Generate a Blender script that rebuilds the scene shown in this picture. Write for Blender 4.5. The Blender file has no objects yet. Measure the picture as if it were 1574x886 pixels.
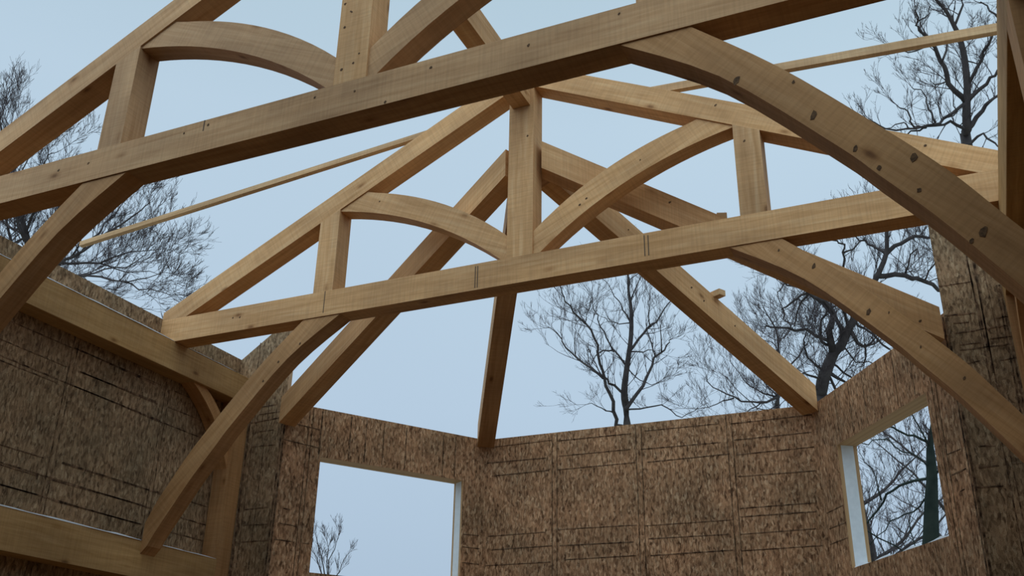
import bpy, math, random
from mathutils import Vector, Matrix
from mathutils import noise as mnoise
random.seed(11)
S = 1.25                       # frame units to metres
ZC = 3.1207                    # eye height offset in frame units
def tr(p): return Vector((p[0]*S, p[1]*S, (p[2]+ZC)*S+1.6))
COL = bpy.context.scene.collection

# ---------------------------------------------------------------- frame sizes (frame units, z=0 at the top of the tie beams)
W=3.2; H=.2053; T=.163; HK=.0993; HQ=.0872; Q=1.637; ZR=1.651; SL=.495; VR=.187; D=2.2064
WP=3.03; HP=.2378; YR=1.0303; B=2.6505; CC=1.5428; YB=2.7299; ZT=-.446; ZW=.0153; TH=.165; SK=.03
FLOORZ=-(ZC+1.6/S)

# ---------------------------------------------------------------- materials
def nt(name):
    m=bpy.data.materials.new(name); m.use_nodes=True; n=m.node_tree; n.nodes.clear(); return m,n
def N(n,t,**k):
    o=n.nodes.new(t)
    for a,b in k.items():
        if a.startswith('i_'):
            key=a[2:]; key=int(key) if key.isdigit() else key.replace('_',' ')
            o.inputs[key].default_value=b
        else: setattr(o,a,b)
    return o
def link(n,a,ao,b,bi): n.links.new(a.outputs[ao],b.inputs[bi])
def ramp(n,stops,interp='LINEAR'):
    r=n.nodes.new('ShaderNodeValToRGB'); r.color_ramp.interpolation=interp; e=r.color_ramp.elements
    while len(e)>1: e.remove(e[-1])
    e[0].position=stops[0][0]; e[0].color=(*stops[0][1],1)
    for p,c in stops[1:]:
        x=e.new(p); x.color=(*c,1)
    return r
def mixc(n,mode,fac,a,b):
    m=n.nodes.new('ShaderNodeMix'); m.data_type='RGBA'; m.blend_type=mode
    for i,v in ((0,fac),(6,a),(7,b)):
        if isinstance(v,tuple) and not isinstance(v[0],(int,float)): n.links.new(v[0].outputs[v[1]],m.inputs[i])
        elif isinstance(v,tuple): m.inputs[i].default_value=(*v,1)
        else: m.inputs[i].default_value=v
    return m
def wood(name,c1,c2,c3,knots=True,rough=.75):
    m,n=nt(name)
    tc=N(n,'ShaderNodeUVMap'); oi=N(n,'ShaderNodeObjectInfo')
    add=N(n,'ShaderNodeVectorMath',operation='ADD'); link(n,tc,0,add,0)
    sc=N(n,'ShaderNodeVectorMath',operation='SCALE'); sc.inputs[3].default_value=37.0
    cmb=N(n,'ShaderNodeCombineXYZ'); link(n,oi,'Random',cmb,0); link(n,oi,'Random',cmb,1); link(n,cmb,0,sc,0); link(n,sc,0,add,1)
    mp=N(n,'ShaderNodeMapping'); mp.inputs['Scale'].default_value=(1.6,26,1); link(n,add,0,mp,0)
    n1=N(n,'ShaderNodeTexNoise',i_Scale=1.0,i_Detail=6.0,i_Roughness=.6,i_Distortion=.6); link(n,mp,0,n1,0)
    mp2=N(n,'ShaderNodeMapping'); mp2.inputs['Scale'].default_value=(1.1,2.6,1); link(n,add,0,mp2,0)
    n2=N(n,'ShaderNodeTexNoise',i_Scale=1.0,i_Detail=3.0); link(n,mp2,0,n2,0)
    r1=ramp(n,[(.3,c2),(.5,c1),(.72,c3)]); link(n,n1,'Fac',r1,0)
    r2=ramp(n,[(.3,(.74,.70,.66)),(.7,(1.12,1.08,1.02))]); link(n,n2,'Fac',r2,0)
    mx=mixc(n,'MULTIPLY',1.0,(r1,0),(r2,0)); out=(mx,2)
    # rough-sawn cross marks and grey weathering blotches
    mp3=N(n,'ShaderNodeMapping'); mp3.inputs['Scale'].default_value=(60,3,1); link(n,add,0,mp3,0)
    n3=N(n,'ShaderNodeTexNoise',i_Scale=1.0,i_Detail=2.0); link(n,mp3,0,n3,0)
    r3=ramp(n,[(.35,(.92,.92,.92)),(.6,(1.03,1.03,1.03))]); link(n,n3,'Fac',r3,0)
    mx=mixc(n,'MULTIPLY',1.0,out,(r3,0)); out=(mx,2)
    if knots:
        mk=N(n,'ShaderNodeMapping'); mk.inputs['Scale'].default_value=(2.1,4.2,1); link(n,add,0,mk,0)
        vo=N(n,'ShaderNodeTexVoronoi',i_Scale=1.0,i_Randomness=1.0); link(n,mk,0,vo,0)
        rk=ramp(n,[(0,(.22,.15,.10)),(.045,(.35,.25,.17)),(.10,(.8,.74,.68)),(.17,(1,1,1))]); link(n,vo,'Distance',rk,0)
        mx=mixc(n,'MULTIPLY',.8,out,(rk,0)); out=(mx,2)
    rv=ramp(n,[(0,(.90,.90,.92)),(1,(1.08,1.06,1.03))]); link(n,oi,'Random',rv,0)
    mx=mixc(n,'MULTIPLY',1.0,out,(rv,0))
    bs=N(n,'ShaderNodeBsdfPrincipled',i_Roughness=rough); bs.inputs['Specular IOR Level'].default_value=.18
    link(n,mx,2,bs,'Base Color')
    bp=N(n,'ShaderNodeBump',i_Strength=.25,i_Distance=.004); link(n,n1,'Fac',bp,'Height'); link(n,bp,0,bs,'Normal')
    o=N(n,'ShaderNodeOutputMaterial'); link(n,bs,0,o,0); return m
def osb(name,dark,mid,light,lines=False):
    m,n=nt(name)
    tc=N(n,'ShaderNodeUVMap')
    nd=N(n,'ShaderNodeTexNoise',i_Scale=9.0,i_Detail=2.0); link(n,tc,0,nd,0)
    sub=N(n,'ShaderNodeVectorMath',operation='SUBTRACT'); link(n,nd,'Color',sub,0); sub.inputs[1].default_value=(.5,.5,.5)
    scl=N(n,'ShaderNodeVectorMath',operation='SCALE'); scl.inputs[3].default_value=.05; link(n,sub,0,scl,0)
    ad=N(n,'ShaderNodeVectorMath',operation='ADD'); link(n,tc,0,ad,0); link(n,scl,0,ad,1)
    out=None
    for k,(sx,sy,rot) in enumerate([(76,20,.12),(60,15,-.28),(48,27,.5)]):
        mp=N(n,'ShaderNodeMapping'); mp.inputs['Scale'].default_value=(sx,sy,1); mp.inputs['Rotation'].default_value=(0,0,rot); mp.inputs['Location'].default_value=(k*7.3,k*3.1,0)
        link(n,ad,0,mp,0)
        vo=N(n,'ShaderNodeTexVoronoi',i_Scale=1.0); link(n,mp,0,vo,0)
        sp=N(n,'ShaderNodeSeparateColor'); link(n,vo,'Color',sp,0)
        r=ramp(n,[(0,dark),(.22,dark),(.5,mid),(.82,mid),(1,light)]); link(n,sp,k,r,0)
        if out is None: out=(r,0)
        else:
            mx=mixc(n,'MIX',.36,out,(r,0)); out=(mx,2)
    nb=N(n,'ShaderNodeTexNoise',i_Scale=1.7,i_Detail=4.0); link(n,tc,0,nb,0)
    rb=ramp(n,[(.3,(.74,.76,.74)),(.7,(1.2,1.12,1.05))]); link(n,nb,'Fac',rb,0)
    mx=mixc(n,'MULTIPLY',1.0,out,(rb,0)); out=(mx,2)
    nf=N(n,'ShaderNodeTexNoise',i_Scale=150.0,i_Detail=3.0); link(n,tc,0,nf,0)
    rf=ramp(n,[(.3,(.55,.52,.48)),(.6,(1.15,1.15,1.15))]); link(n,nf,'Fac',rf,0)
    mx=mixc(n,'MULTIPLY',.6,out,(rf,0)); out=(mx,2)
    if lines:
        nl=N(n,'ShaderNodeTexNoise',i_Scale=14.0,i_Detail=3.0); link(n,tc,0,nl,0)
        rl=ramp(n,[(.36,(.16,.14,.13)),(.60,(1,1,1))]); link(n,nl,'Fac',rl,0)
        mx=mixc(n,'MULTIPLY',1.0,out,(rl,0)); out=(mx,2)
    bs=N(n,'ShaderNodeBsdfPrincipled',i_Roughness=.85); bs.inputs['Specular IOR Level'].default_value=.12
    n.links.new(out[0].outputs[out[1]],bs.inputs['Base Color'])
    bp=N(n,'ShaderNodeBump',i_Strength=.3,i_Distance=.003); link(n,nf,'Fac',bp,'Height'); link(n,bp,0,bs,'Normal')
    o=N(n,'ShaderNodeOutputMaterial'); link(n,bs,0,o,0); return m
def plain(name,c,c2=None,rough=.8,scale=8.0):
    m,n=nt(name); tc=N(n,'ShaderNodeTexCoord'); nn=N(n,'ShaderNodeTexNoise',i_Scale=scale,i_Detail=5.0); link(n,tc,'Object',nn,0)
    r=ramp(n,[(.35,c),(.65,c2 or c)]); link(n,nn,'Fac',r,0)
    bs=N(n,'ShaderNodeBsdfPrincipled',i_Roughness=rough); bs.inputs['Specular IOR Level'].default_value=.15
    link(n,r,0,bs,'Base Color'); o=N(n,'ShaderNodeOutputMaterial'); link(n,bs,0,o,0); return m
PINE=wood('sawn_pine',(.59,.34,.16),(.49,.27,.115),(.66,.42,.22))
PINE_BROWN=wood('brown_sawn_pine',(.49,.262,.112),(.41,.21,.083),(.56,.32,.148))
PINE_DUSKY=wood('dusky_sawn_pine',(.51,.30,.152),(.43,.24,.113),(.58,.365,.195))  # darker pine tone for the near truss and one hip
PINE_HONEY=wood('honey_sawn_pine',(.47,.28,.115),(.39,.22,.082),(.55,.345,.158))
PINE2=wood('planed_lumber',(.54,.34,.18),(.44,.27,.13),(.62,.43,.24),knots=False)
KNOT=plain('knot_wood',(.07,.036,.018),(.15,.08,.038),scale=70)
PENCIL=plain('pencil_line',(.13,.085,.055))
PEG=plain('oak_peg',(.20,.12,.065),(.26,.16,.09),scale=90)
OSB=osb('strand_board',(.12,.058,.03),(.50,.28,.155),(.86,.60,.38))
OSB_SIDE=osb('strand_board_shade',(.10,.06,.034),(.33,.215,.125),(.56,.42,.27))  # same board on side and return walls, their dimmer light put into the colour
LINE=osb('strand_board_ink',(.13,.075,.045),(.28,.17,.10),(.42,.29,.19),lines=True)
FOAM=plain('panel_foam',(.80,.82,.84),(.74,.76,.78),scale=20)
SNOW=plain('snow',(.86,.88,.92),(.78,.81,.86),scale=12)
FLOORM=osb('subfloor_board',(.16,.10,.06),(.33,.21,.12),(.48,.33,.2))
GROUND=plain('winter_grass',(.22,.20,.13),(.55,.56,.55),scale=.35)
BARK=plain('grey_bark',(.045,.036,.034),(.075,.062,.058),scale=6,rough=.95)
BARKD=plain('mossy_bark',(.018,.026,.022),(.032,.042,.034),scale=6,rough=.95)
TWIG=plain('twig_bark',(.06,.047,.047),(.095,.076,.078),scale=3,rough=.95)

# ---------------------------------------------------------------- mesh building
class MB:
    def __init__(s): s.v=[];s.f=[];s.uv=[];s.mi=[]
    def face(s,pts,uvs,mi=0):
        i=len(s.v); s.v+= [tr(p) for p in pts]; s.f.append(tuple(range(i,i+len(pts)))); s.uv.append([(a*S,b*S) for a,b in uvs]); s.mi.append(mi)
    def build(s,name,mats,parent=None,loc=None,bevel=0):
        me=bpy.data.meshes.new(name)
        v=s.v
        o=bpy.data.objects.new(name,me); COL.objects.link(o)
        off=Vector((0,0,0))
        if parent is not None: off=parent.location.copy()
        elif loc is not None: off=tr(loc); o.location=off
        elif v:
            xs=[p.x for p in v];ys=[p.y for p in v];zs=[p.z for p in v]
            off=Vector(((min(xs)+max(xs))/2,(min(ys)+max(ys))/2,min(zs))); o.location=off
        me.from_pydata([p-off for p in v],[],s.f)
        u=me.uv_layers.new(name='UVMap'); k=0
        for f,uvs in zip(me.polygons,s.uv):
            for li,c in zip(f.loop_indices,uvs): u.data[li].uv=c
        for m in (mats if isinstance(mats,(list,tuple)) else [mats]): me.materials.append(m)
        for f,mi in zip(me.polygons,s.mi): f.material_index=mi
        if parent is not None: o.parent=parent
        # weld so every solid is one closed piece
        import bmesh
        bm=bmesh.new(); bm.from_mesh(me); bmesh.ops.remove_doubles(bm,verts=bm.verts,dist=1e-5); bmesh.ops.recalc_face_normals(bm,faces=bm.faces)
        bm.to_mesh(me); bm.free()
        if bevel:
            b=o.modifiers.new('edge','BEVEL'); b.width=bevel; b.segments=1; b.limit_method='ANGLE'; b.angle_limit=math.radians(50)
        me.update(); return o
def prism(m,poly,axis,a,b,mi=0,endmi=None,udir=None):
    """poly: 2d outline in the plane normal to axis ('y': (x,z); 'x': (y,z); 'z': (x,y)); extruded from a to b."""
    def P(q,t): return {'y':(q[0],t,q[1]),'x':(t,q[0],q[1]),'z':(q[0],q[1],t)}[axis]
    if udir is None:  # longest chord direction
        best=max(((p,q) for p in poly for q in poly),key=lambda z:(z[0][0]-z[1][0])**2+(z[0][1]-z[1][1])**2)
        udir=(best[1][0]-best[0][0],best[1][1]-best[0][1])
    L=math.hypot(*udir); ux,uz=udir[0]/L,udir[1]/L
    uvf=[(q[0]*ux+q[1]*uz,-q[0]*uz+q[1]*ux) for q in poly]
    e=mi if endmi is None else endmi
    m.face([P(q,a) for q in poly],uvf,mi); m.face([P(q,b) for q in reversed(poly)],[(u,v+5) for u,v in reversed(uvf)],mi)
    n=len(poly)
    for i in range(n):
        q,r=poly[i],poly[(i+1)%n]; l=math.hypot(r[0]-q[0],r[1]-q[1]); d=abs((r[0]-q[0])*ux+(r[1]-q[1])*uz)/max(l,1e-9)
        if d>.5: uv=[(uvf[i][0],9),(uvf[i][0],9+abs(b-a)),(uvf[(i+1)%n][0],9+abs(b-a)),(uvf[(i+1)%n][0],9)]
        else: uv=[(0,13),(0.02,13+abs(b-a)),(.02,13+abs(b-a)+l),(0,13+l)]
        m.face([P(q,a),P(q,b),P(r,b),P(r,a)],uv,mi)
def box(m,x0,x1,y0,y1,z0,z1,mi=0,along='x'):
    if along=='x': prism(m,[(x0,z0),(x1,z0),(x1,z1),(x0,z1)],'y',y0,y1,mi,udir=(1,0))
    elif along=='y': prism(m,[(y0,z0),(y1,z0),(y1,z1),(y0,z1)],'x',x0,x1,mi,udir=(1,0))
    else: prism(m,[(x0,z0),(x1,z0),(x1,z1),(x0,z1)],'y',y0,y1,mi,udir=(0,1))
def beam(m,p,q,w,h,up=(0,0,1),mi=0,plumb=True):
    """square timber from p to q; w across, h in the vertical plane (measured vertically with plumb ends)"""
    p=Vector(p);q=Vector(q);d=q-p;side=Vector((d.y,-d.x,0)).normalized()
    u=Vector((0,0,1)) if plumb else side.cross(d).normalized()
    c=[]
    for e in (p,q): c.append([e+side*(sx*w/2)+u*(sz) for sx,sz in ((-1,-h),(1,-h),(1,0),(-1,0))])
    L=d.length; pr=[0,w,w+h,2*w+h,2*w+2*h]
    for i in range(4):
        j=(i+1)%4
        m.face([c[0][i],c[1][i],c[1][j],c[0][j]],[(0,pr[i]),(L,pr[i]),(L,pr[i+1]),(0,pr[i+1])],mi)
    m.face(list(reversed(c[0])),[(0,0),(.02,0),(.02,h),(0,h)],mi); m.face(c[1],[(0,0),(.02,0),(.02,h),(0,h)],mi)
def disc(m,c,nrm,r,mi,squash=1.0,ang=0.0,th=.0015,n=10):
    """a small raised oval, for knots: c on the face, nrm outward"""
    nrm=Vector(nrm).normalized(); t=nrm.orthogonal().normalized(); t=Matrix.Rotation(ang,3,nrm)@t; b=nrm.cross(t)
    c=Vector(c); r*=.72 if mi==1 else 1; jr=random.Random(int(abs(c.x*977+c.z*613))+7); jit=[jr.uniform(.72,1.2) if mi==1 else 1 for k in range(n)]
    P=[c+(t*math.cos(k*2*math.pi/n)*r+b*math.sin(k*2*math.pi/n)*r*squash)*jit[k] for k in range(n)]
    top=[q+nrm*th for q in P]
    m.face(top,[(.5+.1*math.cos(k),.5+.1*math.sin(k)) for k in range(n)],mi)
    for k in range(n):
        j=(k+1)%n; m.face([P[k],P[j],top[j],top[k]],[(0,0),(.01,0),(.01,.01),(0,.01)],mi)
def tag(o,label=None,cat=None,group=None,kind=None):
    if label: o['label']=label
    if cat: o['category']=cat
    if group: o['group']=group
    if kind: o['kind']=kind
    return o
def empty(name,loc):
    o=bpy.data.objects.new(name,None); COL.objects.link(o); o.location=tr(loc); o.empty_display_size=.2; return o

LIMBS_CENTER=[([(-3.01,12.53,-0.1),(-3.01,12.53,3.9),(-3.01,12.53,7.79),(-2.96,12.24,8.41),(-2.82,12.05,8.93),(-2.64,11.83,9.52),(-2.55,11.61,10.04),(-2.54,11.45,10.37),(-2.5,11.31,10.7),(-2.47,11.17,10.99)],0.09,0.011),([(-3.01,12.53,7.79),(-3.17,12.37,7.78),(-3.15,11.96,8.18),(-3.18,11.54,8.55),(-3.13,11.24,8.86),(-3.13,11.01,9.08),(-3.21,10.57,9.43),(-3.39,10.16,9.67),(-3.45,9.9,9.87),(-3.46,9.73,10.01)],0.05,0.008),([(-3.18,11.54,8.55),(-3.55,11.45,8.91),(-3.93,11.35,9.31),(-4.08,11.29,9.58),(-4.37,11.23,9.77)],0.03,0.007),([(-2.96,12.24,8.41),(-3.17,11.93,8.59),(-3.27,11.75,8.72)],0.03,0.022),([(-2.99,12.38,8.1),(-2.66,12.58,8.65),(-2.38,12.73,9.32),(-2.15,12.87,9.61),(-2.07,12.92,9.75)],0.047,0.008),([(-2.38,12.73,9.32),(-2.52,12.71,9.83),(-2.55,12.72,10.15)],0.019,0.007),([(-2.26,12.8,9.47),(-2.2,12.57,9.73),(-2.12,12.38,9.96)],0.017,0.007),([(-2.73,11.94,9.22),(-2.42,12.07,9.66),(-2.19,12.18,9.94),(-1.94,12.27,10.34),(-1.85,12.3,10.51)],0.033,0.007),([(-2.3,12.13,9.8),(-2.22,11.76,10.08),(-2.11,11.56,10.25)],0.015,0.007),([(-2.82,12.05,8.93),(-3.07,11.93,9.27),(-3.31,11.9,9.29),(-3.45,11.92,9.23)],0.025,0.012),([(-3.07,11.93,9.27),(-3.11,11.44,9.57),(-3.14,11.08,9.79),(-3.13,10.71,10.03)],0.021,0.007),([(-2.99,12.38,8.1),(-2.61,12.79,8.24),(-2.29,13.16,8.31),(-2.07,13.56,8.19),(-1.78,13.81,8.41)],0.021,0.007),([(-3.16,12.17,7.98),(-3.39,11.91,8.05),(-3.6,11.68,8.11)],0.017,0.006),([(-2.59,11.72,9.78),(-2.75,11.68,10.09),(-2.89,11.64,10.41),(-3.12,11.57,10.83)],0.023,0.006),([(-2.54,11.53,10.2),(-2.31,11.57,10.65),(-2.22,11.58,10.86)],0.018,0.006),([(-2.59,11.72,9.78),(-2.98,11.73,9.84),(-3.23,11.7,10)],0.015,0.006),([(-2.82,12.05,8.93),(-2.57,12.17,8.6),(-2.26,12.22,8.53)],0.015,0.006),([(-2.73,11.94,9.22),(-2.46,12.17,9.27),(-2.29,12.3,9.33)],0.019,0.007),([(-3.21,10.57,9.43),(-3.12,10.55,9.74),(-3.06,10.52,10.02)],0.015,0.006),([(-3.74,11.4,9.11),(-3.75,11.39,9.52),(-3.73,11.4,9.83)],0.012,0.006),([(-4.01,11.32,9.44),(-4.05,11.33,9.76),(-4.04,11.36,10.04)],0.012,0.006)]
LIMBS_GNARLED=[([(1.22,10.35,-0.1),(1.22,10.35,3.46),(1.22,10.35,6.93),(1.29,10.17,7.35),(1.41,10.09,7.63),(1.58,10.02,7.91),(1.73,10.02,8.06),(1.88,9.96,8.3),(1.99,9.94,8.45),(2.25,9.87,8.83),(2.48,9.81,9.15),(2.68,9.72,9.5),(2.75,9.58,9.85),(2.8,9.41,10.24)],0.128,0.027),([(1.58,10.02,7.91),(1.59,9.7,8.21),(1.69,9.51,8.41),(1.61,9.27,8.57),(1.39,8.98,8.65),(1.22,8.74,8.72),(1.07,8.57,8.73)],0.071,0.013),([(1.73,10.02,8.06),(1.74,10.01,8.34),(1.66,9.97,8.59)],0.056,0.035),([(1.88,9.96,8.3),(2.02,10.03,8.06),(2.19,10.07,7.97)],0.043,0.024),([(2.11,10.05,8.02),(2.07,10.34,7.8)],0.019,0.013),([(1.99,9.94,8.45),(2.13,10.01,8.28),(2.46,10.17,7.92)],0.022,0.017),([(2.68,9.72,9.5),(2.95,9.91,9.76),(3.32,10.2,9.96),(3.57,10.45,10),(3.84,10.66,10.12)],0.043,0.017),([(2.68,9.72,9.5),(2.48,9.68,9.7),(2.28,9.65,9.85),(2.04,9.62,9.97)],0.029,0.011),([(2.48,9.81,9.15),(2.93,10.25,9.28),(3.2,10.59,9.24),(3.57,11.05,9.19),(3.89,11.43,9.16)],0.051,0.027),([(2.93,10.25,9.28),(3.05,9.99,9.47),(3.22,9.84,9.58)],0.021,0.009),([(3.2,10.59,9.24),(3.39,10.44,9.49),(3.52,10.36,9.64)],0.018,0.009),([(1.58,9.86,8.06),(1.24,9.39,8.14),(0.83,8.94,8.09),(0.64,8.74,8.07)],0.034,0.012),([(1.39,8.98,8.65),(1.16,8.99,8.61),(0.95,9.08,8.47),(0.91,9.24,8.3)],0.025,0.011),([(1.39,8.98,8.65),(1.21,9.11,8.49),(1.04,9.3,8.26)],0.022,0.011),([(1.41,10.09,7.63),(1.65,10.46,7.52)],0.043,0.021),([(1.35,10.13,7.49),(1.14,9.84,7.5),(0.95,9.62,7.45)],0.025,0.012),([(1.29,10.17,7.35),(1.03,9.89,7.29),(0.79,9.67,7.13)],0.022,0.011),([(1.88,9.96,8.3),(1.9,9.57,8.69),(2.02,9.08,9.21),(2.06,8.9,9.4),(1.91,8.72,9.44)],0.029,0.012),([(2.04,8.99,9.31),(2.27,8.98,9.36),(2.44,8.88,9.53)],0.018,0.009),([(1.66,10.02,7.99),(1.44,9.74,8.08),(1.5,9.49,8.35),(1.68,9.4,8.49)],0.031,0.017),([(1.41,10.09,7.63),(1.23,9.87,7.74),(1.14,9.62,7.96),(1.26,9.48,8.17)],0.025,0.011),([(1.07,8.57,8.73),(0.95,8.48,8.51),(1,8.45,8.22)],0.014,0.007),([(1.73,10.02,8.06),(1.91,10.45,7.85),(2.19,10.74,7.91)],0.018,0.009),([(1.41,10.09,7.63),(1.57,10.51,7.26),(1.8,10.74,7.18),(2,11.05,6.97)],0.029,0.013),([(1.5,10.06,7.77),(1.79,10.51,7.56),(1.91,11.03,7.13)],0.022,0.012)]
LIMBS_LOW=[([(-0.45,16.24,-0.1),(-0.45,16.24,4.36),(-0.45,16.24,8.72),(-0.41,16.12,9.01),(-0.37,16.04,9.2),(-0.25,15.86,9.67),(-0.19,15.64,10.15),(-0.16,15.42,10.62),(-0.31,15.17,11),(-0.37,15.04,11.19)],0.062,0.008),([(-0.37,16.04,9.2),(-0.74,15.7,8.98),(-1.22,15.08,8.98),(-1.58,14.47,9.12),(-1.65,14.17,9.29)],0.034,0.006),([(-0.37,16.04,9.2),(-0.88,16.05,9.43),(-1.21,16.03,9.86),(-1.44,16.01,10.34)],0.025,0.006),([(-1.22,15.08,8.98),(-1.59,14.82,8.81),(-2.03,14.49,8.6)],0.02,0.006),([(-0.25,15.86,9.67),(0.12,15.62,9.88),(0.56,15.26,10.18),(0.73,14.96,10.42)],0.031,0.006),([(-0.37,16.04,9.2),(-0.67,15.88,9.63),(-0.78,15.79,9.94)],0.022,0.006),([(-0.19,15.64,10.15),(-0.29,15.62,10.38),(-0.54,15.59,10.52),(-0.77,15.55,10.76)],0.018,0.006),([(-0.74,15.7,8.98),(-1.08,15.49,8.73),(-1.52,15.13,8.58)],0.02,0.006),([(-0.41,16.12,9.01),(-0.73,15.87,8.86),(-0.99,15.43,9.08),(-1.44,14.63,9.48)],0.02,0.006),([(-0.25,15.86,9.67),(0.07,16.11,9.72),(0.46,16.37,9.86)],0.022,0.008),([(-0.17,15.53,10.38),(0.08,15.75,10.71),(0.21,15.88,11.2)],0.017,0.006)]
LIMBS_FORKED=[([(4.19,8.49,-0.1),(4.19,8.49,5.17),(4.19,8.49,10.33),(4.23,8.27,10.79),(4.29,8.1,11.2),(4.34,8.01,11.43),(4.37,7.81,11.85),(4.35,7.66,12.15),(4.3,7.54,12.32),(4.21,7.38,12.55),(4.1,7.26,12.7),(4,7.13,12.87)],0.086,0.018),([(4.34,8.01,11.43),(4.61,7.74,11.72),(4.75,7.58,11.88),(4.88,7.42,12.04),(4.95,7.23,12.22)],0.031,0.015),([(4.29,8.1,11.2),(4.64,7.94,11.39),(4.83,7.84,11.5),(5.06,7.72,11.63)],0.037,0.015),([(4.23,8.27,10.79),(4.49,8.16,11.01),(4.64,8.09,11.12),(4.92,8.03,11.26)],0.045,0.018),([(4.29,8.1,11.2),(4.09,7.76,11.43),(4.02,7.5,11.67),(3.91,7.25,11.87),(3.77,7.03,11.99),(3.75,6.91,12.11),(3.74,6.76,12.26)],0.05,0.011),([(4.29,8.1,11.2),(3.93,7.87,10.86),(3.62,7.66,10.62),(3.15,7.25,10.44),(2.9,6.93,10.48)],0.031,0.01),([(4.23,8.27,10.79),(3.98,7.99,10.81),(3.62,7.7,10.63),(3.35,7.49,10.49)],0.031,0.011),([(4.3,7.54,12.32),(4.49,7.62,12.71),(4.54,7.62,13.03)],0.026,0.011),([(4.02,7.5,11.67),(4.16,7.59,12.04),(4.28,7.67,12.24),(4.45,7.81,12.35)],0.021,0.007),([(3.62,7.66,10.62),(3.45,7.48,10.58),(3.38,7.23,10.69),(3.21,6.99,10.71)],0.021,0.008),([(3.77,7.77,10.74),(3.72,7.76,11.02),(3.67,7.75,11.31),(3.52,7.74,11.51)],0.019,0.007),([(4.09,7.76,11.43),(3.87,7.77,11.49),(3.79,7.74,11.67)],0.015,0.006),([(3.91,7.25,11.87),(3.52,6.98,11.62),(3.34,6.79,11.62)],0.015,0.006),([(3.75,6.91,12.11),(3.92,6.85,12.18),(3.96,6.74,12.28)],0.014,0.006),([(3.38,7.46,10.53),(3.29,7.41,10.63),(3.02,7.39,10.6)],0.015,0.006),([(4.92,7.33,12.13),(4.77,7.28,12.38),(4.66,7.25,12.48)],0.019,0.007),([(4.37,7.81,11.85),(4.54,8.03,11.83),(4.65,8.1,12.02)],0.014,0.006),([(4.3,7.54,12.32),(4.32,7.5,12.64),(4.42,7.49,12.93)],0.021,0.007),([(3.93,7.87,10.86),(4.09,7.85,10.91),(4.09,7.63,11.11)],0.014,0.006),([(4.21,8.38,10.56),(4.43,8.29,10.66),(4.65,8.33,10.43),(4.86,8.35,10.28)],0.026,0.008)]
LIMBS_LEFT=[([(-12.04,4.93,-0.1),(-12.04,4.93,4.38),(-12.04,4.93,8.76),(-11.94,4.68,9.35),(-11.98,4.41,9.86),(-12.02,4.13,10.37),(-12.1,3.84,10.87),(-12.12,3.52,11.51),(-12.11,3.24,12.06)],0.097,0.015),([(-11.94,4.68,9.35),(-11.34,4.59,9.57),(-10.78,4.55,9.7),(-10.08,4.46,9.93),(-9.35,4.37,10.14),(-9.09,4.3,10.25)],0.041,0.006),([(-11.34,4.59,9.57),(-10.83,5.03,9.67),(-10.41,5.3,9.93),(-9.93,5.68,10.07)],0.028,0.005),([(-11.94,4.68,9.35),(-10.98,4.67,9.28),(-10.07,4.72,9.05),(-9.43,4.77,8.81),(-8.74,4.8,8.61)],0.034,0.005),([(-11.94,4.68,9.35),(-11.57,5.25,9.32),(-11.19,5.83,9.29),(-10.78,6.39,9.29)],0.027,0.005),([(-10.78,4.55,9.7),(-10.65,4.73,10.17),(-10.48,4.93,10.72),(-10.32,5.11,11.16)],0.022,0.005),([(-11.06,4.57,9.63),(-10.69,4.42,9.87),(-10.27,4.22,10.16),(-9.94,4.08,10.37)],0.022,0.005),([(-11.98,4.41,9.86),(-11.52,4.26,10.12),(-11.11,4.11,10.38),(-10.86,3.84,10.7)],0.034,0.007),([(-12,4.27,10.11),(-11.68,4.03,10.46),(-11.26,3.77,10.86),(-11.05,3.56,11.12),(-10.68,3.53,11.23)],0.029,0.005),([(-12.02,4.13,10.37),(-12.28,4.22,10.25),(-12.67,4.13,10.6),(-13.09,3.99,11.17)],0.03,0.01),([(-12,4.27,10.11),(-12.52,4.33,10.03),(-13.09,4.26,10.21)],0.027,0.01),([(-12.1,3.84,10.87),(-11.62,3.61,11.17),(-11.43,3.45,11.35)],0.019,0.005),([(-12.12,3.52,11.51),(-12.03,3.52,12.04),(-12.03,3.47,12.46)],0.016,0.005),([(-12.12,3.52,11.51),(-12.25,3.51,12.14),(-12.41,3.46,12.61)],0.017,0.005),([(-11.98,4.41,9.86),(-11.81,3.81,10.27),(-11.67,3.5,10.49)],0.037,0.015),([(-11.96,4.54,9.61),(-12.45,4.45,9.97),(-12.82,4.37,10.65),(-13.28,4.24,11.46)],0.043,0.012),([(-10.83,5.03,9.67),(-10.33,5.2,9.5),(-9.63,5.36,9.4)],0.017,0.005),([(-10.07,4.72,9.05),(-9.43,4.74,8.94),(-8.82,4.68,9)],0.016,0.005),([(-10.08,4.46,9.93),(-9.82,4.77,10.08),(-9.62,5.06,10.13)],0.016,0.005),([(-10.98,4.67,9.28),(-10.23,4.65,9.24),(-9.48,4.61,9.24),(-8.88,4.39,9.46)],0.019,0.005),([(-11.94,4.68,9.35),(-11.85,4.73,9.98),(-11.63,4.88,10.44),(-11.61,4.88,10.88)],0.029,0.006)]
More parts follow.
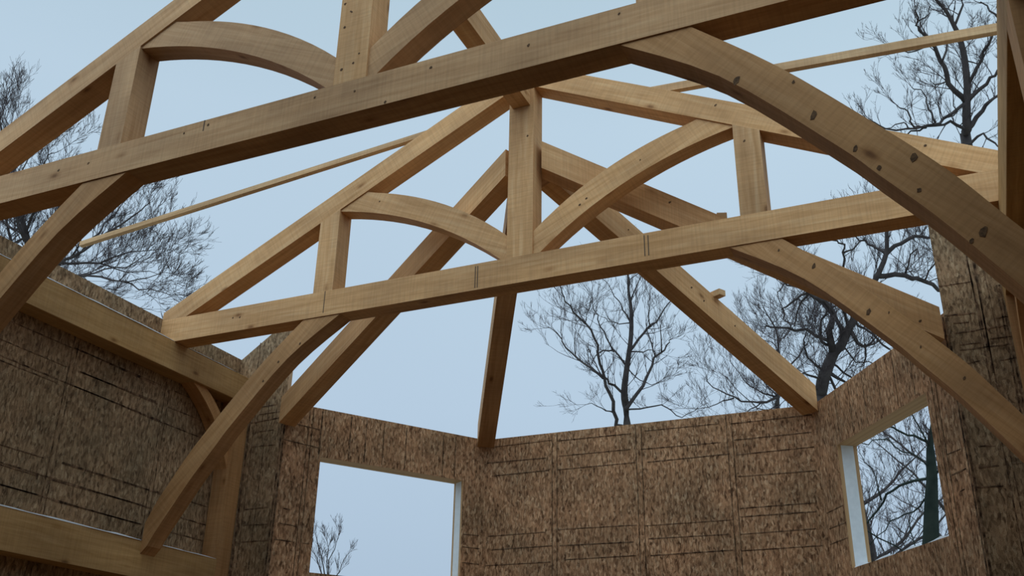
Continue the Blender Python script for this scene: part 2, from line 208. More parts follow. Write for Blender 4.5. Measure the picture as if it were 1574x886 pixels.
LIMBS_BUSH=[([(-8.7,10.3,-0.1),(-8.7,10.3,2.04),(-8.7,10.3,4.08),(-8.62,10.04,4.67),(-8.63,9.85,5.02),(-8.66,9.68,5.35)],0.018,0.006),([(-8.7,10.3,4.08),(-8.72,10.36,4.98),(-8.61,10.46,5.49)],0.016,0.005),([(-8.7,10.3,4.08),(-8.31,9.67,4.79),(-8.11,9.34,5.16)],0.014,0.005),([(-8.66,10.17,4.37),(-8.24,9.98,4.64),(-7.93,9.74,4.94)],0.013,0.005),([(-8.66,10.17,4.37),(-8.61,9.78,4.76),(-8.58,9.44,5.08)],0.013,0.005)]
LIMBS_TRUNK=[([(2.7,6.71,-0.1),(2.7,6.71,1.75),(2.7,6.71,3.5),(2.79,6.49,4.01),(2.87,6.31,4.46),(2.92,6.2,4.71),(2.95,6.08,4.97),(2.97,6.02,5.11),(3.04,5.94,5.34),(3.13,5.83,5.64)],0.13,0.013),([(2.97,6.02,5.11),(2.7,5.93,5.23),(2.49,5.86,5.34),(2.26,5.77,5.47)],0.018,0.008),([(2.92,6.2,4.71),(2.54,6.26,4.69),(2.28,6.4,4.52),(2.01,6.66,4.22),(1.8,6.88,3.97)],0.021,0.008),([(2.94,6.14,4.84),(2.73,5.84,4.93),(2.48,5.45,5.05),(2.18,5.18,4.94),(2.07,4.99,5.02)],0.01,0.005),([(2.92,6.2,4.71),(3.17,6.08,4.95),(3.49,6.05,5.08)],0.016,0.006),([(2.01,6.66,4.22),(2.47,7.31,4.01),(2.53,7.34,4.44),(2.57,7.36,4.7),(2.54,7.35,4.97)],0.01,0.005),([(2.89,6.25,4.59),(2.6,6.47,4.35),(2.36,6.53,4.29),(2.06,6.76,4.02)],0.013,0.005),([(2.28,6.4,4.52),(2.22,6.28,4.92),(2.09,6.2,5.08)],0.011,0.004),([(2.96,6.05,5.04),(2.84,5.62,5.36),(2.82,5.32,5.6)],0.012,0.005)]

SHADE_ROOF_EDGE=-4.8
# ---------------------------------------------------------------- roof trusses
def arc(cx,cz,r,x0,x1,n,sg=1): return [(x0+(x1-x0)*i/n, cz+math.sqrt(r*r-(x0+(x1-x0)*i/n-cx)**2)) for i in range(n+1)]
def spline(P,n=4):
    out=[]
    for i in range(len(P)-1):
        p0=P[max(i-1,0)];p1=P[i];p2=P[i+1];p3=P[min(i+2,len(P)-1)]
        for k in range(n):
            t=k/n; out.append(tuple(.5*((2*p1[j])+(-p0[j]+p2[j])*t+(2*p0[j]-5*p1[j]+4*p2[j]-p3[j])*t*t+(-p0[j]+3*p1[j]-3*p2[j]+p3[j])*t**3) for j in (0,1)))
    out.append(P[-1]); return out
OUTER=spline([(1.79,-H),(2.14,-.52),(2.5,-.912),(2.71,-1.16),(2.85,-1.36),(2.945,-1.50),(WP,-1.66)])
INNER=spline([(1.46,-H),(1.90,-.505),(2.33,-.955),(2.47,-1.125),(2.64,-1.335),(2.80,-1.56),(2.93,-1.75),(2.975,-1.83)])
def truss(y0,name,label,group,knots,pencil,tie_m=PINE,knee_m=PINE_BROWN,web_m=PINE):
    root=empty(name,(0,y0+T/2,-H)); tag(root,label,'roof truss',group)
    y1=y0+T
    # tie beam
    m=MB(); box(m,-W+.002,W-.002,y0,y1,-H,0,0)
    for x,z,r,sq in knots.get('tie',[]): disc(m,(x,y0,z),(0,-1,0),r,1,sq)
    for x,za,zb in pencil: box(m,x-.0035,x+.0035,y0-.0012,y0-.0002,za,zb,2,'z')
    m.build('tie_beam',[tie_m,KNOT,PENCIL],root)
    # king post with pointed head
    m=MB(); prism(m,[(-HK,0),(HK,0),(HK,ZR-SL*HK),(0,ZR),(-HK,ZR-SL*HK)],'y',y0,y1,udir=(0,1))
    for x,z,r,sq in knots.get('king',[]): disc(m,(x,y0,z),(0,-1,0),r,1,sq)
    k=m.build('king_post',[PINE,KNOT],root)
    for x,z in ((-.064,.165),(-.063,.092),(.051,.163),(.052,.09)):
        m=MB(); disc(m,(x,y0,z),(0,-1,0),.009,0,th=.008); m.build('peg',PEG,k)
    for sg in (1,-1):
        def F(poly): return poly if sg==1 else [(-a,b) for a,b in reversed(poly)]
        low=ZR-VR
        m=MB(); prism(m,F([(HK,low-SL*HK),(low/SL,0),(W-.002,0),(W-.002,ZR-SL*W),(HK,ZR-SL*HK)]),'y',y0,y1)
        for x,z,r,sq in knots.get('rafter%d'%sg,[]): disc(m,(x,y0,z),(0,-1,0),r,1,sq)
        m.build('rafter',[web_m,KNOT],root)
        m=MB(); qa,qb=Q-HQ,Q+HQ; prism(m,F([(qa,0),(qb,0),(qb,low-SL*qb),(qa,low-SL*qa)]),'y',y0,y1,udir=(0,1))
        for x,z,r,sq in knots.get('queen%d'%sg,[]): disc(m,(x,y0,z),(0,-1,0),r,1,sq)
        q=m.build('queen_post',[web_m,KNOT],root)
        m=MB(); ends=((Q-.033,-.021),(Q+.035,-.021),(Q-.04,-.135),(Q+.028,-.14))
        for x,z in ends:
            pm=MB(); disc(pm,(sg*x,y0,z),(0,-1,0),.008,0,th=.006); pm.build('peg',PEG,q)
        # curved brace between the queen post head and the king post foot
        bot=arc(2.099,-2.235,2.97,.1435,qa,14); bot[0]=(bot[0][0],0.0); top=arc(1.859,-1.759,2.62,1.318,HK,14); top[0]=(1.318,low-SL*1.318)
        m=MB(); prism(m,F(bot+[(qa,low-SL*qa)]+top+[(HK,0)]),'y',y0+.012,y1-.012)
        for x,z,r,sq in knots.get('arch%d'%sg,[]): disc(m,(x,y0+.012,z),(0,-1,0),r,1,sq)
        m.build('curved_brace',[web_m,KNOT],root)
        # great curved knee brace down to the wall timbers
        poly=INNER+[(WP,-1.885)]+list(reversed(OUTER))
        m=MB(); prism(m,F(poly),'y',y0+.008,y1-.008)
        for x,z,r,sq in knots.get('knee%d'%sg,[]): disc(m,(x,y0+.008,z),(0,-1,0),r,1,sq,ang=.4)
        m.build('knee_brace',[knee_m,KNOT],root)
    return root
truss(0,'roof_truss','far king post truss framing the open bay of the roof, nearer the three-sided end wall','king post trusses of pale sawn timber',
  {'tie':[(-2.469,-.088,.011,.8),(-2.40,-.094,.013,.7)],'king':[(.052,.982,.012,.9)],'knee1':[(1.768,-.285,.014,.6),(1.965,-.43,.03,.5),(2.241,-.779,.032,.55),(2.35,-.80,.014,.5),(2.684,-1.246,.016,.6),(2.49,-1.034,.012,.6)],
   'knee-1':[(-1.80,-.40,.016,.6),(-1.98,-.52,.016,.7),(-2.1,-.66,.018,.6)],'arch-1':[(-1.2,.70,.011,.8)],'arch1':[(.45,.32,.016,.6),(.5,.36,.014,.6),(.9,.58,.01,.7)],'rafter1':[(1.45,.88,.016,.7),(2.7,.25,.014,.8)],'queen1':[(1.62,.55,.013,.8)]},
  [(-.34,-.19,-.02),(-.322,-.19,-.02),(.908,-.17,-.015),(.934,-.17,-.02),(-1.613,-.18,-.0)])
truss(-D,'roof_truss','near king post truss crossing overhead, its tie beam spanning above the far truss','king post trusses of pale sawn timber',
  {'tie':[(-2.008,-.075,.013,.7),(-1.772,-.082,.011,.8),(-1.074,-.051,.01,.8),(-.908,-.038,.012,.8),(-.207,-.047,.011,.8),(.04,-.074,.011,.8),(.482,-.055,.013,.8),(.231,-.194,.013,.7),(1.011,-.079,.013,.7),(1.468,-.036,.011,.8)],
   'king':[(-.064,.368,.011,1),(-.056,.088,.014,.9),(.014,.11,.009,1),(.045,.163,.008,.9),(-.078,.53,.012,.8),(-.032,.463,.008,1.8)],
   'knee1':[(1.97,-.548,.032,.6),(2.262,-.80,.034,.45),(2.40,-.99,.022,.5),(2.474,-1.095,.016,.7),(2.60,-1.08,.026,.7),(2.60,-1.22,.015,.8),(2.785,-1.43,.032,.6),(2.74,-1.46,.015,.8),(2.2,-.62,.012,.7)]},
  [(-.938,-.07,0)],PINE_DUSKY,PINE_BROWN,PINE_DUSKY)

# ---------------------------------------------------------------- wall timbers, posts, ridge, hips
for sx,side in ((-1,'left'),(1,'right')):
    a,b=sorted((sx*WP,sx*(W-.001)))
    m=MB(); box(m,a,b,-7.2,YR,-H-HP,-H,0,'y')
    tag(m.build('wall_plate',PINE_HONEY,bevel=.004),('heavy timber plate along the left wall, dusted with snow on top' if sx<0 else 'heavy timber plate along the right wall, seen nearly end on'),'timber','timber plates along the side walls')
    for yy in (YR-T-.005,-D+.01):
        m=MB(); y1=yy+(T+.005 if yy>0 else .225)
        a2,b2=(a+.005,b) if sx<0 else (a,b-.005)
        box(m,a2,b2,yy,y1-(.006 if yy>0 else 0),FLOORZ+.001,-H-HP,0,'z')
        if yy>0: lab='tall square timber post in the far %s corner beside the strand board return wall'%side
        else: lab='tall square timber post against the %s wall under the near truss'%side
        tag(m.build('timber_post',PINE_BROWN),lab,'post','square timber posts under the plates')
    m=MB(); box(m,a,b,-D+.235,YR-T-.005,-2.055,-1.79,0,'y')
    tag(m.build('wall_girt',PINE_HONEY),'horizontal timber girt halfway down the %s wall between two posts'%side,'timber','timber girts halfway down the side walls')
    # curved brace from plate to corner post
    lo=spline([(.31,-.4435),(.43,-.515),(.60,-.65),(.75,-.83),(YR-T-.005,-1.04)]); up=spline([(.47,-.4435),(.57,-.50),(.70,-.61),(.80,-.74),(YR-T-.005,-.87)])
    m=MB(); prism(m,lo+list(reversed(up)),'x',*((a+.01,b-.03) if sx<0 else (a+.03,b-.01)))
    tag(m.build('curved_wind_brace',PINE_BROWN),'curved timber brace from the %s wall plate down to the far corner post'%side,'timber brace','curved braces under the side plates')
m=MB(); box(m,-.07,.07,-D+T+.001,-.001,1.25,1.47,0,'y')
tag(m.build('ridge_beam',PINE),'short level ridge timber running between the heads of the two trusses','timber')
def hip(cx,cy,z1,label,cleat=None):
    d=Vector((cx,cy-.081,0)); L=d.length; d.normalize(); st=.20 if abs(cx)<2 else .125; en=L-.05
    z=lambda s:1.006+(z1-1.006)*s/L
    root=empty('hip_rafter',(0,.081,0)); tag(root,label,'hip rafter','hip rafters fanning out to the end wall corners')
    P=lambda s,n=0:Vector((d.x*s+d.y*n,.081+d.y*s-d.x*n,0))
    m=MB(); p=P(st);p.z=z(st);q=P(en);q.z=z(en); beam(m,p,q,.163,.228)
    for k in range(4):
        s=st+(en-st)*random.uniform(.1,.95); c=P(s,.0815*(1 if cx<0 or cx>2 else 1)); c.z=z(s)-.228*random.uniform(.25,.75)
        disc(m,c,(d.y,-d.x,0),random.uniform(.011,.018),1,.7)
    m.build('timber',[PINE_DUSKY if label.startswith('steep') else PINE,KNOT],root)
    if cleat:
        s,n0,n1,hh=cleat; m=MB(); a=P(s,n0);b=P(s,n1);a.z=b.z=z(s)+hh
        beam(m,a,b,.07,hh-.001,plumb=True); m.build('cleat',PINE2,root)
hip(-B,YR,-.462,'hip rafter dropping to the left end of the left window wall')
hip(-CC,YB,-.325,'steep looking hip rafter landing left of the plain end wall, beside the left window')
hip(CC,YB,-.325,'hip rafter with a small wood block on it, landing right of the plain end wall',(1.87,-.06,.15,.05))
hip(B,YR,-.462,'hip rafter running behind the far truss to the right return wall',(1.40,-.05,.05,.05))
for p,q,lab,hh in (((.62,.195,1.305),(3.45,.195,1.13),'thin board behind the far truss, reaching out over the right plate',.062),
                ((-.86,.195,1.385),(-4.30,-.02,.925),'thin board behind the far truss, reaching out past the left wall',.045)):
    m=MB(); beam(m,p,q,.045,hh); tag(m.build('bracing_board',PINE2),lab,'board','thin temporary bracing boards')

# ---------------------------------------------------------------- structural panel walls
PL=[(-W,-7.2),(-W,YR),(-B,YR),(-CC,YB),(CC,YB),(B,YR),(W,YR),(W,-7.2)]
def nrm(a,b):
    d=Vector((b[0]-a[0],b[1]-a[1])); d.normalize(); return Vector((-d.y,d.x)),d
def miter(i):
    """growth of the wall ends per unit of outward offset"""
    if i<=0 or i>=len(PL)-1: return 0.0
    _,d0=nrm(PL[i-1],PL[i]); _,d1=nrm(PL[i],PL[i+1]); n0=Vector((-d0.y,d0.x)); n1=Vector((-d1.y,d1.x))
    bis=(n0+n1); k=bis/(1+n0.dot(n1)); return k.dot(d0)
ROWS=(-.53,-.68,-.812,-1.36,-1.49,-1.625,-2.45,-2.6,-3.3,-3.42,-4.1)
def panel_wall(name,i,top,holes=(),vl=(),rows=ROWS,zfun=None,label=None,extra=()):
    a,b=PL[i],PL[i+1]; n,d=nrm(a,b); L=(Vector(b)-Vector(a)).length; k0=-miter(i) ; k1=miter(i+1)
    m=MB()
    def P(s,z,o):
        f=s/L; s2=s
        if s<1e-6: s2=s-k0*0+(-(-k0))*o*-1 if False else s+startk*o
        elif s>L-1e-6: s2=s+k1*o
        return (a[0]+d.x*s2+n.x*o,a[1]+d.y*s2+n.y*o,z)
    # start growth: mirror of the end rule
    _,dd=nrm(a,b)
    startk=0.0
    if i>0:
        n0,d0=nrm(PL[i-1],PL[i]); k=(n0+n)/(1+n0.dot(n)); startk=k.dot(d)
    zf=zfun or (lambda s:top)
    cuts=sorted({0,L}|{h[0] for h in holes}|{h[1] for h in holes})
    layers=((0,SK,0),(SK,TH-SK,2),(TH-SK,TH,0))
    for s0,s1 in zip(cuts,cuts[1:]):
        hs=[h for h in holes if abs(h[0]-s0)<1e-6]
        spans=[(FLOORZ,None)] if not hs else [(FLOORZ,hs[0][2]),(hs[0][3],None)]
        for za,zb in spans:
            t0=zf(s0) if zb is None else zb; t1=zf(s1) if zb is None else zb
            header=zb is None and za!=FLOORZ; sill=zb is not None
            for o0,o1,mi in layers:
                e0=P(s0,za,o0),P(s1,za,o0),P(s1,t1,o0),P(s0,t0,o0); e1=P(s0,za,o1),P(s1,za,o1),P(s1,t1,o1),P(s0,t0,o1)
                uv=[(s0,za),(s1,za),(s1,t1),(s0,t0)]; ed=lambda l:[(0,0),(l,0),(l,.03),(0,.03)]
                face_mi=0
                m.face(e0,uv,face_mi if mi==0 else 2); m.face(tuple(reversed(e1)),list(reversed(uv)),0 if mi==0 else 2)
                edge=3 if (mi==0 or i in (0,1,5,6)) else 2
                hz=3 if (header or sill) else (3 if mi==2 else 3)
                m.face([e0[0],e1[0],e1[1],e0[1]],ed(s1-s0),3); m.face([e0[3],e0[2],e1[2],e1[3]],ed(s1-s0),3)
                m.face([e0[1],e1[1],e1[2],e0[2]],ed(t1-za),edge); m.face([e0[0],e0[3],e1[3],e1[0]],ed(t0-za),edge)
    def strip(s0,z0,s1,z1,w=.0045):
        # ink line, slightly proud of the inner face
        dx,dz=s1-s0,z1-z0; l=math.hypot(dx,dz); px,pz=-dz/l*w,dx/l*w
        c=[(s0-px,z0-pz),(s1-px,z1-pz),(s1+px,z1+pz),(s0+px,z0+pz)]
        ok=lambda s,z:not any(h[0]-.01<s<h[1]+.01 and h[2]-.01<z<h[3]+.01 for h in holes)
        q=lambda s,z,o:(a[0]+d.x*s-n.x*o,a[1]+d.y*s-n.y*o,z)
        f=[q(s,z,.0022) for s,z in c]; g=[q(s,z,-.0005) for s,z in c]
        m.face(f,c,1)
        for u in range(4):
            v=(u+1)%4; m.face([f[u],f[v],g[v],g[u]],[c[u],c[v],c[v],c[u]],1)
    R=random.Random(i*7+3)
    # horizontal rows broken at vertical seams and openings
    edges=[0]+sorted(vl)+[L]
    if rows:
        for s0,s1 in zip(edges,edges[1:]):
            for z in rows:
                zz=z+R.uniform(-.012,.012)+(top+.446 if i in (0,6) and False else 0)
                u0=s0+R.uniform(.01,.10);u1=s1-R.uniform(.01,.10)
                segs=[(u0,u1)]
                for h in holes:
                    if h[2]-.02<zz<h[3]+.02:
                        segs=[(x,min(y,h[0]-.02)) for x,y in segs]+[(max(x,h[1]+.02),y) for x,y in segs]
                for x,y in segs:
                    if y-x>.05: strip(x,zz,y,zz+R.uniform(-.008,.008),R.uniform(.0025,.0045))
    for s in vl:
        for off in (-.02,.02):
            zt=zf(s)-.01; z=FLOORZ+.02
            segs=[(z,zt)]
            for h in holes:
                if h[0]-.02<s+off<h[1]+.02: segs=[(z,h[2]-.02),(h[3]+.02,zt)]
            for x,y in segs: strip(s+off,x,s+off+R.uniform(-.01,.01),y,.0035)
    for e in extra: strip(*e)
    # knots of dark resin, torn flakes
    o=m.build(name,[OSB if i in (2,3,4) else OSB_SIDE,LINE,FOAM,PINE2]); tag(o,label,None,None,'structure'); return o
side=[7.2-1.95+.0+k for k in ()]
def yl(y): return y+7.2
lv=[yl(-.79)+.98*k for k in range(-6,2)]
panel_wall('wall_left',0,ZW,vl=[v for v in lv if 0<v<8.1],extra=[(yl(-.73),-.683,yl(.085),-.67,.005),(yl(-1.39),-.79,yl(.27),-.815,.005),(yl(-.8),-.527,yl(.05),-.537,.006),(yl(-.705),-1.362,yl(.29),-1.364,.005),(yl(-1.2),-1.478,yl(.22),-1.496,.005),(yl(-1.16),-1.617,yl(.147),-1.635,.005)])
panel_wall('wall_left_return',1,0,zfun=lambda s:.012+.69*s,vl=[.22],extra=[(.535,-2.6,.535,-.5,.008),(.185,-2.6,.185,-.45,.007),(.36,-2.2,.37,-.42,.003),(.2,-.60,.52,-.585,.004),(.2,-.47,.45,-.46,.004)])
panel_wall('wall_back_left',2,ZT,holes=[(.365,1.797,-1.852,-.877)],vl=[.24],rows=ROWS[3:],extra=[(.01,-2.6,.01,-.47,.008),(.02,-.62,.34,-.64,.004),(.02,-.78,.34,-.80,.004),(.345,-.86,.345,-.47,.006),(.624,-.86,.624,-.47,.005),(.774,-.86,.774,-.47,.005),(.95,-.86,.95,-.47,.003),(1.178,-.86,1.178,-.47,.004),(1.57,-.86,1.57,-.47,.004),(1.70,-.86,1.70,-.47,.004)])
panel_wall('wall_back',3,ZT,vl=[.716,1.535,2.36],extra=[(2.40,-1.008,3.05,-1.013,.004),(2.40,-1.279,3.0,-1.276,.004)])
panel_wall('wall_back_right',4,ZT,holes=[(2.0287-1.692,2.0287-.352,-1.855,-.89)],vl=[1.78],rows=ROWS[3:],extra=[(.40+.23*k,-.87,.40+.23*k,-.47,.0025) for k in range(6)]+[(2.015,-2.6,2.015,-.47,.007)])
panel_wall('wall_right_return',5,0,zfun=lambda s:.012+.69*(W-B-s),vl=[.22],extra=[(.20,-.09,.225,-.75,.006),(.245,-.09,.23,-.9,.006),(.0,-.465,.19,-.475,.005),(.05,-.60,.36,-.59,.004),(.0,-.25,.2,-.25,.003),(.06,-.72,.36,-.72,.004),(.01,-2.6,.01,-.48,.007),(.33,-2.2,.35,-.3,.005),(.365,-2.2,.365,-.3,.006),(.29,-.12,.30,-.7,.003)])
panel_wall('wall_right',6,ZW,vl=[v for v in lv if 0<v<8.1])

# unseen gable wall and roof, added behind the camera to dim near timbers
m=MB(); yf=-7.2; prism(m,[(-W-TH,FLOORZ),(W+TH,FLOORZ),(W+TH,ZR-SL*(W+TH)),(0,ZR),(-W-TH,ZR-SL*(W+TH))],'y',yf-TH,yf-.001)
tag(m.build('wall_added_shade',OSB),None,None,None,'structure')
for sx,nm in ((-1,'shade_roof_left'),(1,'shade_roof_right')):
    pl=[(0,ZR+.002),(sx*(W+.4),ZR+.002-SL*(W+.4)),(sx*(W+.4),ZR+.06-SL*(W+.4)),(0,ZR+.06)]
    m=MB(); prism(m,pl,'y',yf-.3,SHADE_ROOF_EDGE); tag(m.build(nm,PINE2),None,None,None,'structure')

# ---------------------------------------------------------------- snow lines
def snow(name,y0,y1,x,z,label,w=.03,h=.014):
    m=MB(); n=int((y1-y0)/.12)+2; R=random.Random(5); pr=None; rows=[]
    for i in range(n):
        y=y0+(y1-y0)*i/(n-1); hh=h*R.uniform(.55,1.15)*(0.35 if i in(0,n-1) else 1); e=.004*R.uniform(.2,1.5)
        rows.append([(x+e,y,z+.0005),(x+e*.8,y,z+hh*.6),(x-w*.4,y,z+hh),(x-w,y,z+.0005)])
    for p,q in zip(rows,rows[1:]):
        for k in range(4): m.face([p[k],q[k],q[(k+1)%4],p[(k+1)%4]],[(0,0),(1,0),(1,1),(0,1)])
    m.face(rows[0],[(0,0)]*4); m.face(list(reversed(rows[-1])),[(0,0)]*4)
    return tag(m.build(name,SNOW),label,'snow',None,'stuff')
snow('snow',-2.6,-.004,-WP,-H,'thin line of snow on the edge of the left plate',.06,.012)
snow('snow',T+.004,.80,-WP,-H,'faint short line of snow on the left plate behind the far truss',.05,.004)
snow('snow',-1.96,-.006,-WP,-1.79,'line of snow along the left girt in front of the knee brace',.06,.016)
snow('snow',T+.01,.85,-WP,-1.79,'short line of snow on the left girt between knee brace and corner post',.06,.009)
# snow on the right window sill
n,d=nrm(PL[4],PL[5]); m=MB(); s0,s1=.352,1.65; rows=[]
for i in range(14):
    s=s0+(s1-s0)*i/13; hh=.012+.01*math.sin(i*1.7)
    P=lambda o,z:(PL[4][0]+d.x*s+n.x*o,PL[4][1]+d.y*s+n.y*o,z)
    rows.append([P(.01,-1.8545),P(.02,-1.8545+hh),P(.12,-1.8545+hh),P(.14,-1.8545)])
for p,q in zip(rows,rows[1:]):
    for k in range(4): m.face([p[k],q[k],q[(k+1)%4],p[(k+1)%4]],[(0,0),(1,0),(1,1),(0,1)])
m.face(rows[0],[(0,0)]*4); m.face(list(reversed(rows[-1])),[(0,0)]*4)
tag(m.build('snow',SNOW),'thin snow lying on the sill of the right window opening','snow',None,'stuff')

# ---------------------------------------------------------------- floor and ground
m=MB(); P2=[(x*1.0,y) for x,y in PL]
m.face([(x,y,FLOORZ) for x,y in reversed(P2)],[(x,y) for x,y in reversed(P2)]); m.face([(x,y,FLOORZ-.03) for x,y in P2],P2)
for i in range(len(P2)):
    j=(i+1)%len(P2); m.face([(*P2[i],FLOORZ),(*P2[j],FLOORZ),(*P2[j],FLOORZ-.03),(*P2[i],FLOORZ-.03)],[(0,0),(1,0),(1,.02),(0,.02)])
tag(m.build('floor',FLOORM),None,None,None,'structure')
bpy.context.view_layer.update()
m=MB(); m.v=[Vector((-150,-150,-.06)),Vector((150,-150,-.06)),Vector((150,150,-.06)),Vector((-150,150,-.06))]; m.f=[(0,1,2,3)]; m.uv=[[(0,0),(9,0),(9,9),(0,9)]]; m.mi=[0]
tag(m.build('ground',GROUND),None,None,None,'structure')

# ---------------------------------------------------------------- bare trees
def tube(V,F,pts,rad,sides):
    base=len(V); n=len(pts)
    for i,(p,r) in enumerate(zip(pts,rad)):
        t=(pts[min(i+1,n-1)]-pts[max(i-1,0)]).normalized(); u=t.orthogonal().normalized() if abs(t.z)>.95 else t.cross(Vector((0,0,1))).normalized(); w=t.cross(u)
        for k in range(sides):
            a=2*math.pi*k/sides; V.append(p+u*math.cos(a)*r+w*math.sin(a)*r)
    for i in range(n-1):
        for k in range(sides):
            a=base+i*sides+k; b=base+i*sides+(k+1)%sides; F.append((a,b,b+sides,a+sides))
    F.append(tuple(base+k for k in reversed(range(sides)))); F.append(tuple(base+(n-1)*sides+k for k in range(sides)))
def smooth(pts,n=3):
    out=[]
    for i in range(len(pts)-1):
        p0,p1,p2,p3=pts[max(i-1,0)],pts[i],pts[i+1],pts[min(i+2,len(pts)-1)]
        for k in range(n):
            t=k/n; out.append(.5*((2*p1)+(p2-p0)*t+(2*p0-5*p1+4*p2-p3)*t*t+(3*p1-p0-3*p2+p3)*t**3))
    out.append(pts[-1]); return out
def bare_tree(name,label,limbs,seed,dens=1.0,tl=1.0,tr_=1.0,bark=None,skip=0.0,up=.35,levels=3):
    R=random.Random(seed); V=[];F=[];TV=[];TF=[];root=bpy.data.objects.new(name,None); COL.objects.link(root)
    root.location=Vector(limbs[0][0][0]); tag(root,label,'tree',None)
    def rv(): return Vector((R.gauss(0,1),R.gauss(0,1),R.gauss(0,1))).normalized()
    def twig(p,d,L,r,lv):
        n=5 if lv<2 else 4; pts=[p];q=p.copy();dd=d.copy()
        for i in range(n):
            dd=(dd+rv()*.15+Vector((0,0,.06))).normalized(); q=q+dd*(L/n); pts.append(q.copy())
        rad=[max(r*(1-.75*i/n),(.0024 if lv<2 else .0019)*tr_) for i in range(n+1)]
        tube(TV,TF,pts,rad,3)
        if lv<levels:
            kk=max(2,int(round(dens*(4.2 if lv==0 else 3.2))))
            for j in range(kk):
                t=R.uniform(.18,.98)*n; i=min(int(t),n-1); s=pts[i].lerp(pts[i+1],t-i); dr=(pts[i+1]-pts[i]).normalized()
                nd=(dr*.85+rv()*.5+Vector((0,0,.15))).normalized()
                twig(s,nd,L*R.uniform(.38,.68),r*.55,lv+1)
    for li,(pts,r0,r1) in enumerate(limbs):
        P=[Vector(p) for p in pts]
        P=smooth(P,3); n=len(P)
        if li>0:
            P=[p+rv()*.012*min(i,3) for i,p in enumerate(P)]
        n0=6 if li==0 else 0
        rad=[r0 if i<n0 else r0+(r1-r0)*((i-n0)/(n-1-n0))**.8 for i in range(n)]
        if li==0:
            rad=[r*(1.25 if i<3 else 1.12 if i<6 else 1) for i,r in enumerate(rad)]
        tube(V,F,[p-root.location for p in P],rad,8 if r0>.03 else 6)
        L=sum((b-a).length for a,b in zip(P[n0:],P[n0+1:])); cnt=int(L*dens*4.6)
        for k in range(cnt):
            t=R.uniform(.12 if li else skip,1.0); x=n0+t*(n-1-n0); i=min(int(x),n-2); s=P[i].lerp(P[i+1],x-i); dr=(P[i+1]-P[i]).normalized()
            nd=(dr*.55+rv()*.75+Vector((0,0,up))).normalized(); ln=tl*R.uniform(.35,1.0)*(1.15-.55*t)
            twig(s,nd,ln,min(rad[i]*.45,.010*tr_*1.1),0 if ln>.55*tl else 1)
        for k in range(2): twig(P[-1],((P[-1]-P[-2]).normalized()+rv()*.35).normalized(),tl*.6,max(r1*.8,.004),0)
    for nm,v,f,mt in (('trunk',V,F,bark or BARK),('twigs',[p-root.location for p in TV],TF,TWIG)):
        me=bpy.data.meshes.new(nm); me.from_pydata(v,[],f); me.materials.append(mt)
        if nm=='trunk': me.shade_smooth()
        o=bpy.data.objects.new(nm,me); COL.objects.link(o); o.parent=root
        if nm=='twigs': o['kind']='stuff'
    return root
bare_tree('bare_tree','slender bare tree standing alone beyond the middle of the plain end wall',LIMBS_CENTER,1,dens=.95,tl=1.0)
bare_tree('bare_tree','big bare tree with gnarled dark limbs beyond the right window wall',LIMBS_GNARLED,2,dens=1.15,tl=1.0)
bare_tree('bare_tree','low fine-twigged bare tree behind the right part of the plain end wall',LIMBS_LOW,3,dens=1.1,tl=1.1,bark=BARK)
bare_tree('bare_tree','tall bare tree with a forked trunk rising above the right end of the far truss',LIMBS_FORKED,4,dens=1.0,tl=.8)
bare_tree('bare_tree','wide bare tree with a dense fan of twigs beyond the left wall',LIMBS_LEFT,5,dens=1.2,tl=1.1,tr_=1.2)
bare_tree('bare_bush','sparse twiggy bush seen low in the left window opening',LIMBS_BUSH,6,dens=1.3,tl=.42,skip=.2,up=1.0,levels=2)
bare_tree('bare_tree','dark mossy tree trunk standing close outside the right window opening',LIMBS_TRUNK,7,dens=.9,tl=.34,bark=BARKD,skip=.55)
def far_tree(x,y,h,seed,label):
    R=random.Random(seed); base=Vector((x,y,-.1)); limbs=[]
    tp=[base+Vector((R.uniform(-.04,.04)*h*k/5,R.uniform(-.04,.04)*h*k/5,h*k/5)) for k in range(6)]
    limbs.append(([tuple(p) for p in tp],h*.016,h*.002))
    for k in range(11):
        t=R.uniform(.22,.9); i=int(t*5); s=tp[i].lerp(tp[min(i+1,5)],t*5-i); a=R.uniform(0,6.28); L=h*(.42-.25*t)*R.uniform(.8,1.2)
        pts=[s]+[s+Vector((math.cos(a+R.uniform(-.25,.25))*L*q,math.sin(a+R.uniform(-.25,.25))*L*q,L*(.55*q+.35*q*q))) for q in (.33,.66,1)]
        limbs.append(([tuple(p) for p in pts],h*.006,h*.001))
    bare_tree('bare_tree',label,limbs,seed,dens=.8,tl=1.5,tr_=1.5,skip=.2)
far_tree(.9,19.5,9.3,21,'distant bare tree filling the left half of the right window view')
far_tree(2.9,20.5,9.6,22,'distant bare tree filling the right half of the right window view')

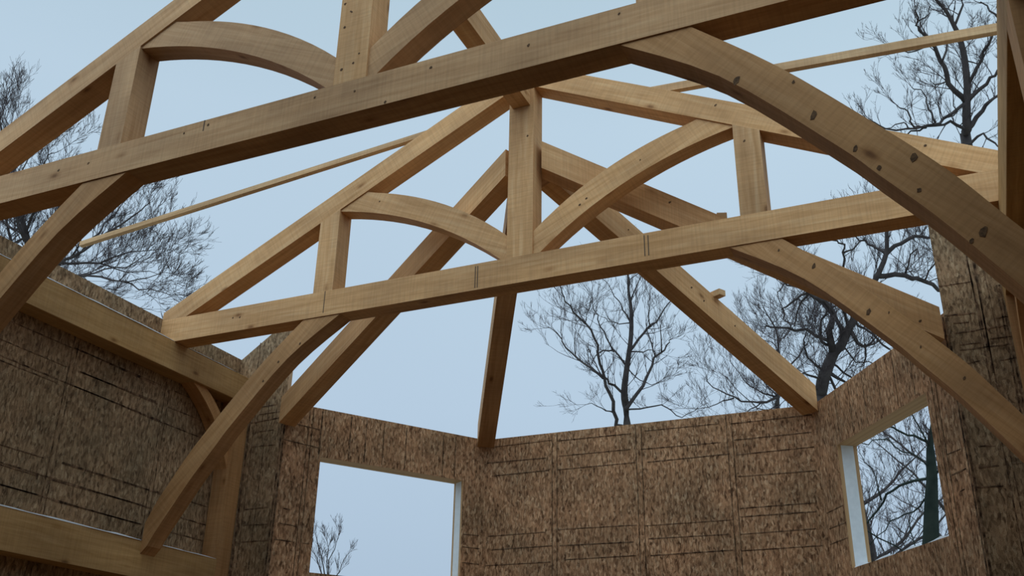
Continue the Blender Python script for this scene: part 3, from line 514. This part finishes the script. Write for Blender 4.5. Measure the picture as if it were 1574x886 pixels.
# ---------------------------------------------------------------- sky and light
w=bpy.data.worlds.new('overcast_sky'); bpy.context.scene.world=w; w.use_nodes=True; n=w.node_tree; n.nodes.clear()
tc=N(n,'ShaderNodeTexCoord'); sp=N(n,'ShaderNodeSeparateXYZ'); link(n,tc,'Generated',sp,0)
r=ramp(n,[(0,(.28,.36,.46)),(.08,(.40,.52,.66)),(.30,(.465,.60,.745)),(.55,(.495,.64,.77)),(.70,(.45,.60,.70)),(.85,(.54,.70,.78)),(1,(.60,.76,.84))]); link(n,sp,2,r,0)
nz=N(n,'ShaderNodeTexNoise',i_Scale=1.3,i_Detail=3.0); link(n,tc,'Generated',nz,0)
rn=ramp(n,[(.3,(.97,.97,.975)),(.7,(1.03,1.03,1.02))]); link(n,nz,'Fac',rn,0)
mx=mixc(n,'MULTIPLY',1.0,(r,0),(rn,0))
dt=N(n,'ShaderNodeVectorMath',operation='DOT_PRODUCT'); link(n,tc,'Generated',dt,0); dt.inputs[1].default_value=(-.10,-.62,.78)
mr=N(n,'ShaderNodeMapRange',interpolation_type='SMOOTHSTEP'); mr.inputs['From Min'].default_value=.36; mr.inputs['From Max'].default_value=.95; mr.inputs['To Min'].default_value=1; mr.inputs['To Max'].default_value=3.0; link(n,dt,'Value',mr,0)
sv=N(n,'ShaderNodeVectorMath',operation='SCALE'); link(n,mx,2,sv,0); link(n,mr,0,sv,3)
bg=N(n,'ShaderNodeBackground',i_Strength=1.0); link(n,sv,0,bg,0); o=N(n,'ShaderNodeOutputWorld'); link(n,bg,0,o,0)

# ---------------------------------------------------------------- camera
cd=bpy.data.cameras.new('camera'); cam=bpy.data.objects.new('camera',cd); COL.objects.link(cam)
cam.location=tr((2.560985,-5.759667,-3.120709)); 
a,b,c=[math.radians(q) for q in (114.50069,-.95581,23.965704)]
cam.rotation_mode='XYZ'; cam.rotation_euler=(a,b,c)
cd.sensor_width=36; cd.lens=36*1540.736/1574; cd.clip_start=.05; cd.clip_end=500
sc=bpy.context.scene; sc.camera=cam
sc.view_settings.view_transform='Standard'; sc.view_settings.look='None'; sc.view_settings.gamma=1; sc.view_settings.use_curve_mapping=False
sc.view_settings.exposure=0.0
